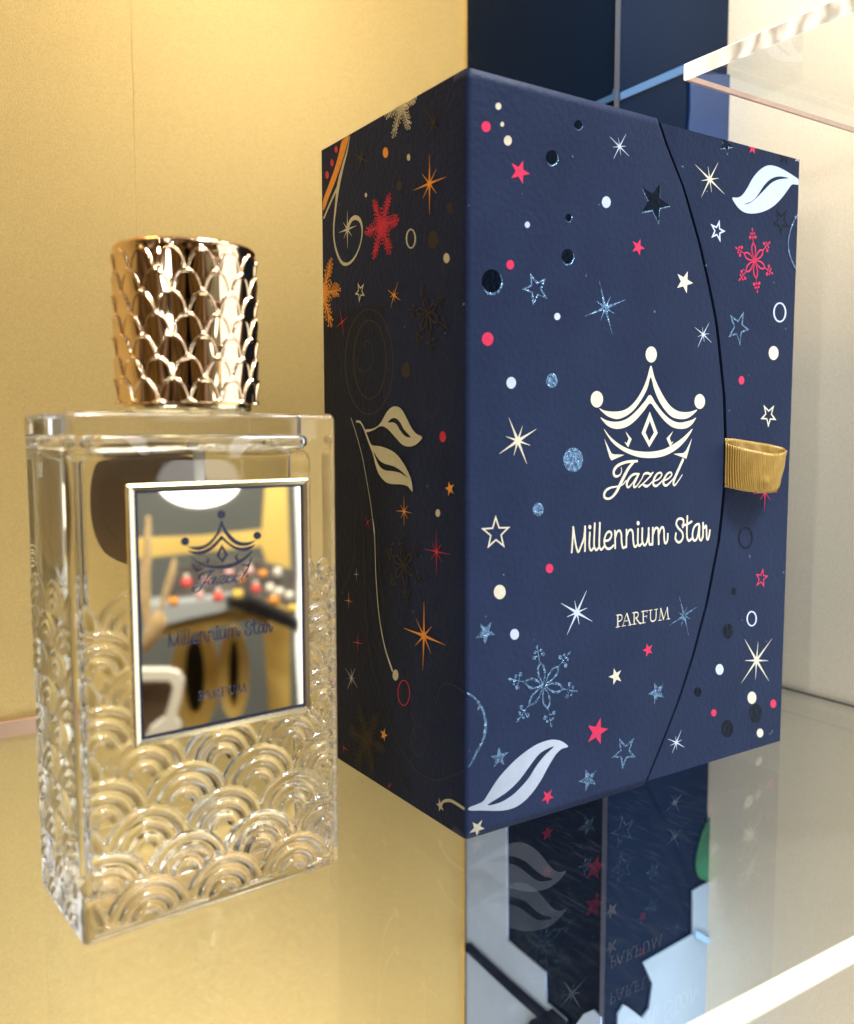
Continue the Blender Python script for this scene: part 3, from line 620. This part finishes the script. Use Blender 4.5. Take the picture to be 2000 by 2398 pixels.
me = bpy.data.meshes.new('cap'); me.from_pydata(V.tolist(), [], Q); me.update()
cap = link('cap', me, [M['cap']], bottle, True)
# plaque: raised frame with bevel, recessed mirror
def bp(x, y, z): return A0+bx*x+by*y+bz*z
mb = MB()
fo = [(PX0,PZ0),(PX1,PZ0),(PX1,PZ1),(PX0,PZ1)]
def insx(r, d): return [(PX0+d,PZ0+d),(PX1-d,PZ0+d),(PX1-d,PZ1-d),(PX0+d,PZ1-d)]
loops = [(0,-.0001),(0,-.0011),(.0003,-.0014),(.0011,-.00125),(.0013,-.0008)]
vs = [bp(x,y,z) for d,y in loops for x,z in insx(0,d)]
fs = [(a*4+b, a*4+(b+1)%4, (a+1)*4+(b+1)%4, (a+1)*4+b) for a in range(4) for b in range(4)]
mb.add(vs, fs, 'frame'); plaque_frame = mb.build('plaque_frame', bottle)
mb = MB(); g = []; NX, NZ = 30, 36; d = .0013
for a in range(NZ+1):
    for b in range(NX+1):
        x = PX0+d+(PX1-PX0-2*d)*b/NX; z = PZ0+d+(PZ1-PZ0-2*d)*a/NZ
        e = max(0, 1-min(b,NX-b)/2.5)**2*.00010+max(0, 1-min(a,NZ-a)/2.5)**2*.00010
        g.append(bp(x, -.00085-e*0, z))
mb.add(g, [(a*(NX+1)+b,a*(NX+1)+b+1,(a+1)*(NX+1)+b+1,(a+1)*(NX+1)+b) for a in range(NZ) for b in range(NX)], 'plaque')
plaque = mb.build('mirror_plaque', bottle, True)
mb = MB()
for x0,z0_,x1,z1_ in ((PX0+.0012,PZ0+.0012,PX1-.0012,PZ0+.0018),(PX0+.0012,PZ1-.0016,PX1-.0012,PZ1-.0012),(PX0+.0012,PZ0+.0018,PX0+.0018,PZ1-.0016),(PX1-.0016,PZ0+.0018,PX1-.0012,PZ1-.0016)):
    mb.prism([bp(x0,-.00088,z0_),bp(x1,-.00088,z0_),bp(x1,-.00088,z1_),bp(x0,-.00088,z1_)], -by*.00008, 'engrave')
mb.build('plaque_groove', bottle)
PLP = bp(0,-.00085,0)
def plq(u, v): q = hitp(u, v, PLP, by)-A0; return np.array([q@bx, q@bz])
def plaque_face(a_src, b_src, a_px, b_px, anis=1.):
    """similarity that carries two printed points of the box on to two points of the plaque"""
    a, b = FL.to2(*a_src), FL.to2(*b_src); A, B = plq(*a_px), plq(*b_px)
    sx = (B[0]-A[0])/(b[0]-a[0]); sz = sx*anis
    return Face(FL.to2, lambda p, q, l: bp(A[0]+(p-a[0])*sx, -.00085-l*1.3, A[1]+(q-a[1])*sz))
pc = lambda x, y: (300+x*.2857, 1140+y*.2857)
emblem(plaque_face(px('D',263,603), px('D',1200,623), pc(467,447), pc(1059,403)), 'engrave', plaque, 'crown_emblem')
brand(plaque_face(px('J',108,740), px('J',1452,122), pc(530,850), pc(985,650)), 'engrave', plaque, 'brand_lettering')
named(plaque_face(px('M',44,530), px('M',1705,340), pc(335,1310), pc(1180,1170)), 'engrave', plaque, 'name_lettering')
kindl(plaque_face(px('R',145,688), px('R',1615,455), pc(575,1750), pc(975,1690)), 'engrave', plaque, 'parfum_lettering')

# ------------------------------------------------------------------ niche: walls, corner column, shelves
XW, YW = .1712, .1523
mb = MB(); mb.box((-.75,YW,-.45), (XW+.02,YW+.012,.75), 'gold_wall')
w1 = mb.build('back_wall'); tag(w1, 'satin gold laminate wall behind the perfume bottle', 'wall')
jx = hit(312,200,1,YW)[0]; mb = MB(); mb.prism([(jx-.0006,YW+.0002,.01),(jx,YW-.00008,.01),(jx+.0006,YW+.0002,.01)], (0,0,.7), 'gold_wall'); mb.build('panel_joint', w1, fix=True)
mb = MB(); mb.box((XW,-.012,-.45), (XW+.012,YW-.0005,.75), 'side_wall')
w2 = mb.build('side_wall'); tag(w2, 'pale champagne side wall right of the dark column', 'wall')
cp = hit(1095,60,1,YW-.001); XA = cp[0]; SY = .0705
sm = hit(1448,60,1,SY); XS = sm[0]; rt = hit(1729,60,1,SY)
XR = min(rt[0], XW-.0006)
col = thing('display_column', (XS,SY,-.4), 'dark midnight blue glossy corner column behind the gift box', 'column')
foot = [(XA,YW-.0006),(XS,SY),(XR,SY),(XR,YW-.0006)]
mb = MB(); mb.prism([(x,y,-.44) for x,y in foot], (0,0,1.1), 'column'); cbdy = mb.build('column_panel', col, fix=True)
L0 = np.array([XA,YW-.0006,0]); L1 = np.array([XS,SY,0]); ld = (L1-L0)/np.linalg.norm(L1-L0); ln = np.array([ld[1],-ld[0],0]); ln = ln if ln[0] < 0 else -ln
def onleft(u, v): return hitp(u, v, L1, ln)+ln*.0004
def onfront(u, v): return hit(u, v, 1, SY)+np.array([0,-.0004,0])
mb = MB(); mb.prism([(XS-.0012,SY+.0002,-.44),(XS-.0002,SY-.0011,-.44),(XS+.0012,SY+.0002,-.44)], (0,0,1.1), 'seam'); mb.build('corner_trim', col, fix=True)
def plate(name, pts, side, m, th=.0008, n=1, lift=0.):
    f = onleft if side == 'L' else onfront; nn = ln if side == 'L' else np.array([0,-1,0.])
    P = [f(*p)+nn*lift for p in (cromc(pts, 3) if n > 1 else pts)]
    mb = MB(); mb.prism(P, nn*th, m); return mb.build(name, col, fix=True)
plate('pale_panel', [(1097,1880),(1190,1880),(1193,2200),(1282,2275),(1284,2345),(1330,2385),(1345,2440),(1097,2440)], 'L', 'pale')  # pale reflection in the column, built as a thin plate
plate('dark_rail', [(1097,2205),(1108,2205),(1200,2290),(1312,2385),(1290,2398),(1200,2318),(1097,2222)], 'L', 'column', .0006, lift=.0012)  # dark shape within the reflection, built as a plate
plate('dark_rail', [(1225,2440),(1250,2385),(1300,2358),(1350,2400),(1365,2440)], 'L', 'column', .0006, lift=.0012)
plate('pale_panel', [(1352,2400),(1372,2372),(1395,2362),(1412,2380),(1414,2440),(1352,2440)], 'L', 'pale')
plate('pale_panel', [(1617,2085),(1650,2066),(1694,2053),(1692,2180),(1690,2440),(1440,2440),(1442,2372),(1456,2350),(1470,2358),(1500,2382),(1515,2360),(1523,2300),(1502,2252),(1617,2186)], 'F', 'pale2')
plate('sky_streak', [(1619,2172),(1650,2190),(1690,2200),(1690,2214),(1650,2206),(1619,2190)], 'F', 'glowblue', .0006, lift=.0012)  # plate painted as the bright blue line of the reflection
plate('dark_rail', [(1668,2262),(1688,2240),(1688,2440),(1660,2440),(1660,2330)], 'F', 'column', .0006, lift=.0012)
plate('green_inlay', [(1665,1905),(1690,1885),(1692,2040),(1640,2058),(1625,2020),(1640,1950)], 'F', 'green', .0006, 3)  # plate coloured as a green glow on the column
plate('blue_inlay', [(1612,176),(1727,176),(1727,330),(1606,330),(1612,260)], 'F', 'column_blue', .0006)  # plate coloured as a blurred blue reflection
plate('blue_streak', [(1380,262),(1448,232),(1449,212),(1441,208),(1436,222),(1378,248)], 'L', 'streak', .0004)  # upper shelf bar mirrored in the column, built as plates
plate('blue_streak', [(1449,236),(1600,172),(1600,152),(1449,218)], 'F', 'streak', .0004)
# thin pale trim down the left side of the column
mb = MB(); mb.box((XA-.0010,YW-.0020,-.44), (XA-.0001,YW-.0003,.66), 'frame'); mb.build('edge_trim', col)

YF, TH = -.0725, .0050
shelf = thing('glass_shelf', (0,0,0), 'clear glass shelf carrying the bottle and the gift box', 'shelf')
g = .0006
out = [(-.55,YF+.0009),(XW-g,YF+.0009),(XW-g,SY-.0014),(XS-.0014,SY-.0014),(XA-.0018,YW-.0022),(-.55,YW-.0022)]
mb = MB(); mb.prism([(x,y,-.00002-TH) for x,y in out], (0,0,TH), 'shelf'); mb.build('glass_pane', shelf, fix=True)
mb = MB(); mb.box((-.55,YF,-.00002-TH), (XW-g,YF+.0008,-.00002), 'edge'); fe = mb.build('polished_edge', shelf); bevel(fe, .0004, 2); tag(fe, 'bright polished front edge')
mb = MB(); mb.box((-.55,YW-.0021,-.00002-TH), (XA-.0019,YW-.0004,-.00002), 'edge2'); mb.build('rear_edge', shelf)
mb = MB(); mb.box((XW-g+.0001,-.011,-.0011), (XW-.0001,SY-.0016,-.0004), 'seam'); mb.build('side_seal', shelf)
ush = thing('upper_glass_shelf', (.0667,0,.1808), 'clear glass upper shelf with glowing left edge above the gift box', 'shelf')
UX, UZ = .0667, .1807; TH = .0041
mb = MB(); mb.box((UX+.0009,-.55,UZ), (XW-g,-.0009,UZ+TH), 'shelf2'); mb.build('glass_pane', ush)
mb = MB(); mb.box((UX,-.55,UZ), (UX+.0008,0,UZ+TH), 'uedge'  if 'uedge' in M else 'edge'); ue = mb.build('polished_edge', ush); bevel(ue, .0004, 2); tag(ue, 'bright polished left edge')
mb = MB(); mb.box((UX+.0009,-.0008,UZ+.0002), (XW-g,0,UZ+TH*.35), 'edge2'); mb.build('rear_edge', ush)

# ------------------------------------------------------------------ the shop as the plaque mirrors it (real things in front of the niche)
pcn = hitp(*pc(735,1050), PLP, by); dirc = ray(*pc(735,1050)); dirc /= np.linalg.norm(dirc); rd = dirc-2*(dirc@by)*by
rn = np.array([rd[0],rd[1],0]); rn /= np.linalg.norm(rn); DIST = 1.5
def shop(x, y, k=0.):
    """where the mirrored line of sight of plaque point (x, y) meets the shop plane k metres behind the counter line"""
    u, v = pc(x, y); p = hitp(u, v, PLP, by); d = ray(u, v); r = d-2*(d@by)*by
    t = ((pcn+rn*(DIST+k)-p)@rn)/(r@rn); return p+r*t
def smat(n, c, r=.5, e=None, es=1., **k): M[n] = mat(n, c, r, emit=e, es=es, **k); return n
smat('shop_grey', (.21,.225,.205), .7, noise=(3,.15)); smat('shop_yellow', (.90,.62,.17), .5, noise=(6,.08)); smat('shop_dim', (.13,.115,.10), .6, noise=(40,.8)); smat('shop_black', (.012,.012,.014), .4)
smat('shop_cream', (.85,.78,.62), .5); smat('shop_brown', (.16,.10,.06), .7, noise=(30,.2)); smat('shop_lamp', (1,1,1), .5, (1,1,.97), 4.0)
smat('shop_straw', (.60,.42,.20), .8, noise=(300,.5)); smat('shop_red', (.80,.10,.07), .3); smat('shop_orange', (.9,.35,.05), .3); smat('shop_pink', (.75,.42,.38), .3); smat('shop_gold', (.85,.60,.10), .3); smat('shop_window', (1,1,1), .5, (1,1,.96), 1.3)
smat('shop_greyfront', (.42,.44,.42), .5)
def slab(name, pts, k, th, m, label, cat, n=1, group=None, parent=None):
    P = [shop(*p, k) for p in (cromc(pts, n) if n > 1 else pts)]
    mb = MB(); mb.prism(P, rn*th, m); o = mb.build(name, parent, fix=True)
    if label: tag(o, label, cat, group)
    return o
slab('shop_wall', [(-900,-900),(2600,-900),(2600,3200),(-900,3200)], .9, .03, 'shop_grey', 'grey back wall of the shop mirrored in the plaque', 'wall')
slab('ceiling_lamp', [(580+340*math.cos(t), -50+215*math.sin(t)) for t in np.linspace(0,2*math.pi,40,endpoint=False)], .1, .04, 'shop_lamp', 'round white lamp mirrored at the top of the plaque', 'lamp')
fr = thing('yellow_display_frame', tuple(shop(735,1200,.3)), 'yellow arched display frame mirrored in the plaque', 'display frame')
slab('crossbar', [(60,440),(600,420),(1130,365),(1150,480),(600,535),(60,590)], .30, .05, 'shop_yellow', None, None, parent=fr)
slab('upright', [(1130,-60),(1300,-60),(1330,640),(1330,1900),(1160,1900),(1110,1180),(1140,640),(1090,480)], .27, .028, 'shop_yellow', None, None, parent=fr)
slab('crossbar', [(120,1185),(600,1100),(1000,1015),(1150,1090),(1150,1160),(1000,1090),(600,1170),(120,1260)], .12, .05, 'shop_yellow', None, None, parent=fr)
def oring(cx, cy, rx, ry, w, k, m, th=.05):
    T = np.linspace(0,2*math.pi,48,endpoint=False); o = [shop(cx+(rx+w/2)*math.cos(t), cy+(ry+w/2)*math.sin(t), k) for t in T]; i_ = [shop(cx+(rx-w/2)*math.cos(t), cy+(ry-w/2)*math.sin(t), k) for t in T]
    n = len(T); vs = o+i_+[p+rn*th for p in o]+[p+rn*th for p in i_]
    fs = []
    for a in range(n):
        b = (a+1)%n; fs += [(a,b,n+b,n+a),(2*n+a,3*n+a,3*n+b,2*n+b),(a,2*n+a,2*n+b,b),(n+a,n+b,3*n+b,3*n+a)]
    mb = MB(); mb.add(vs, fs, m); return mb
oring(545,1570,140,390,115,.25,'shop_yellow').build('arch', fr, fix=True); oring(868,1540,85,330,85,.22,'shop_yellow').build('arch', fr, fix=True)
slab('dark_opening', [(545+95*math.cos(t), 1570+320*math.sin(t)) for t in np.linspace(0,2*math.pi,32,endpoint=False)], .33, .01, 'shop_black', None, None, parent=fr)
slab('dark_opening', [(868+48*math.cos(t), 1540+280*math.sin(t)) for t in np.linspace(0,2*math.pi,32,endpoint=False)], .29, .01, 'shop_black', None, None, parent=fr)
slab('bright_window', [(1375,-100),(1480,-100),(1520,2000),(1420,2000),(1378,1300),(1400,700)], .36, .02, 'shop_window', 'tall bright shop window mirrored at the right of the plaque', 'window')
slab('counter', [(120,990),(820,905),(1000,940),(830,1010),(500,1080),(120,1180)], .10, .10, 'shop_greyfront', 'grey tester counter mirrored in the plaque', 'counter')
slab('black_ledge', [(800,935),(1000,925),(1400,1100),(1400,1190),(1050,1060),(860,985)], .06, .06, 'shop_black', 'black angled ledge right of the grey counter, mirrored in the plaque', 'ledge')
slab('dark_shelf_back', [(400,660),(700,600),(1050,600),(1390,700),(1390,1000),(1000,900),(820,900),(300,960)], .16, .02, 'shop_dim', 'dark shelf back behind the tester bottles mirrored in the plaque', 'panel')
smat_done = 1
def testers():
    spots = [(480,775,'red',60),(372,925,'orange',58),(740,890,'red',58),(900,865,'gold',58),(1050,825,'red',50),(1105,700,'orange',45),(1200,920,'orange',55),(1350,985,'gold',50),(590,880,'pink',46),(830,690,'pink',50),(1000,680,'pink',46),(640,760,'pink',44),(930,750,'orange',40)]
    for q, (x, y, c, s) in enumerate(spots):
        s *= .8; base = shop(x, y+s, .02); sc = np.linalg.norm(shop(x+s, y, .02)-shop(x, y, .02))
        names = {'red':'red','orange':'orange','gold':'yellow','pink':'pink'}
        t = thing('tester_bottle', tuple(base), 'small blurred tester bottle standing on the counter mirrored in the plaque', 'bottle', 'tester bottles mirrored in the plaque')
        mb = MB(); mb.add(*lathe(base[0],base[1],[(sc*.7,base[2]),(sc*.95,base[2]+sc*.2),(sc*.95,base[2]+sc*1.2),(sc*.5,base[2]+sc*1.6)],20), 'shop_'+c); mb.build('bottle_body', t, True)
        mb = MB(); mb.add(*lathe(base[0],base[1],[(sc*.42,base[2]+sc*1.6),(sc*.42,base[2]+sc*2.3)],16), 'shop_black' if q % 2 else 'shop_cream'); mb.build('cap', t, True)
testers()
for x, y in ((1225,700),(1165,832),(1240,862),(1320,893)):
    p = shop(x, y, -.02); r = np.linalg.norm(shop(x+34,y,-.02)-p)
    mb = MB(); mb.add(*lathe(p[0],p[1],[(r*.8,p[2]-r),(r,p[2]-r*.5),(r,p[2]+r*.5),(r*.8,p[2]+r)],20), 'shop_cream')
    o = mb.build('glass_jar', None, True); tag(o, 'small pale jar at the right end of the mirrored counter', 'jar', 'pale jars mirrored in the plaque')
ch = thing('chair', tuple(shop(250,2000,-.2)), 'cream framed chair with brown back mirrored in the lower left of the plaque', 'chair')
slab('back_pad', [(-100,1590),(355,1590),(365,1680),(320,1980),(-100,2050)], -.18, .02, 'shop_brown', None, None, parent=ch)
slab('chair_frame', [(-120,1505),(330,1505),(420,1530),(458,1600),(440,1720),(390,1890),(430,1960),(440,2150),(100,2150),(180,1990),(300,1900),(335,1790),(370,1640),(340,1590),(-120,1590)], -.21, .02, 'shop_cream', None, None, parent=ch)
gr = thing('pampas_bunch', tuple(shop(200,1350,-.1)), 'bunch of dried straw plumes mirrored at the left of the plaque', 'dried flowers')
for pts in ([(165,240,34),(160,500,60),(150,760,56),(165,1000,40),(180,1300,16)],[(385,590,30),(350,740,52),(300,900,46),(230,1120,20),(190,1300,14)],[(130,560,30),(118,760,54),(125,980,44),(165,1200,14)],[(255,1010,40),(240,1120,120),(180,1250,110),(140,1360,40)]):
    Q = crom(pts, 14); vs = []; fs = []
    for i_, q in enumerate(Q):
        c = shop(q[0], q[1], -.1); r = np.linalg.norm(shop(q[0]+q[2]/2, q[1], -.1)-c)*(1+.35*(i_ % 2))*(.3 if i_ == 0 else 1)
        sd = np.array([rn[1],-rn[0],0])
        vs += [c+sd*r*math.cos(t)+rn*r*math.sin(t) for t in np.linspace(0,2*math.pi,12,endpoint=False)]
        if i_: fs += [((i_-1)*12+a,(i_-1)*12+(a+1)%12,i_*12+(a+1)%12,i_*12+a) for a in range(12)]
    mb = MB(); mb.add(vs, fs, 'shop_straw'); mb.build('plume', gr)

# ------------------------------------------------------------------ light
def area(name, loc, tgt, size, power, col, sy=None):
    l = bpy.data.lights.new(name, 'AREA'); l.energy = power; l.color = col; l.size = size
    if sy: l.shape = 'RECTANGLE'; l.size_y = sy
    o = bpy.data.objects.new(name, l); COL.objects.link(o); o.location = loc
    o.rotation_euler = (Vector(tgt)-Vector(loc)).to_track_quat('-Z','Y').to_euler(); return o
area('window_light', (1.28,-.88,.10), (.06,0,.09), 1.1, 13.5, (.82,.90,1.), 1.9)
area('low_side_lamp', (.10,-.05,-.34), (.171,.03,-.05), .08, .42, (1.,.97,.90))  # added fill, brightens the lower side wall
area('daylight', (.22,-.72,1.25), (.06,0,.08), .30, 40, (.90,.95,1.))
area('niche_lamp', (.045,.00,.41), (.08,.14,.06), .09, .72, (1.,.92,.78))
area('wall_washer', (-.17,.12,.42), (-.12,.15,.05), .06, .30, (1.,.58,.18))  # added orange fill, warms the left of the back wall
area('side_wall_lamp', (.085,-.03,.30), (.17,.04,.06), .05, .30, (1.,.98,.94))  # added fill, brightens the side wall
for k_, (x_, y_, z_) in enumerate(((-.75,-1.0,.75),(-.25,-1.5,1.3),(.35,-1.6,.95),(-.9,-.5,.2))): area('shop_spotlight', (x_,y_,z_), (-.05,0,.06), .03, 1.6, (1.,.97,.92))  # small lights added for sparkles on glass, cap and foil
area('cool_glint', (-.50,-.42,.16), (-.05,.01,.05), .10, .60, (.75,.86,1.))  # added light, puts blue highlights on the bottle's left side
area('low_lamp', (.02,-.20,-.38), (.13,.10,-.08), .3, 1.7, (.97,.98,1.))  # added fill, brightens the walls below the shelf
mb = MB(); mb.box((-.65,-.20,.47), (XW+.03,YW+.01,.49), 'side_wall'); ct_ = mb.build('niche_top'); tag(ct_, 'champagne top panel closing the display niche above the shelves', 'panel')  # out of view, added to keep daylight off the back wall
sc_ = shop(735,1000,-.5)
area('shop_light', (float(sc_[0]), float(sc_[1]), .95), tuple(shop(735,1200,.3)), 1.0, 32, (1.,.96,.90))
w = bpy.data.worlds.new('World'); bpy.context.scene.world = w; w.use_nodes = True
wt = w.node_tree; tcw = node(wt,'ShaderNodeTexCoord'); mpw = node(wt,'ShaderNodeMapping'); mpw.inputs['Scale'].default_value = (1,1,.35)
nw = node(wt,'ShaderNodeTexNoise'); nw.inputs['Scale'].default_value = 4.5; nw.inputs['Detail'].default_value = 2; crw = node(wt,'ShaderNodeValToRGB')
wt.links.new(tcw.outputs['Generated'], mpw.inputs['Vector']); wt.links.new(mpw.outputs[0], nw.inputs['Vector']); wt.links.new(nw.outputs['Fac'], crw.inputs[0]); wt.links.new(crw.outputs[0], wt.nodes['Background'].inputs[0])
els = crw.color_ramp.elements; els[0].position = .38; els[0].color = (.004,.004,.006,1); els[1].position = .72; els[1].color = (.9,.85,.8,1)
for p_, c_ in ((.44,(.05,.03,.02,1)),(.50,(.32,.19,.06,1)),(.55,(.06,.045,.035,1)),(.61,(.42,.24,.17,1))): e_ = els.new(p_); e_.color = c_
wt.nodes['Background'].inputs[1].default_value = .45

# ------------------------------------------------------------------ camera and render settings
cd = bpy.data.cameras.new('camera'); co = bpy.data.objects.new('camera', cd); COL.objects.link(co)
co.location = CAM; co.rotation_mode = 'XYZ'
from mathutils import Matrix
co.rotation_euler = Matrix(RM.tolist()).to_euler('XYZ')
cd.sensor_fit = 'HORIZONTAL'; cd.sensor_width = 36; cd.lens = 36*F_/2000; cd.clip_start = .005; cd.clip_end = 50
cd.dof.use_dof = True; cd.dof.focus_distance = .235; cd.dof.aperture_fstop = 18
S_ = bpy.context.scene; S_.camera = co
S_.render.engine = 'CYCLES'; S_.render.resolution_x = 854; S_.render.resolution_y = 1024
c = S_.cycles; c.max_bounces = 20; c.transmission_bounces = 16; c.glossy_bounces = 8; c.transparent_max_bounces = 16; c.diffuse_bounces = 4
c.use_denoising = True; c.sample_clamp_indirect = 6; c.caustics_refractive = True; c.caustics_reflective = False; c.blur_glossy = .5
S_.view_settings.view_transform = 'Standard'; S_.view_settings.look = 'None'; S_.view_settings.exposure = 0; S_.view_settings.gamma = 1
S_.view_settings.use_curve_mapping = False
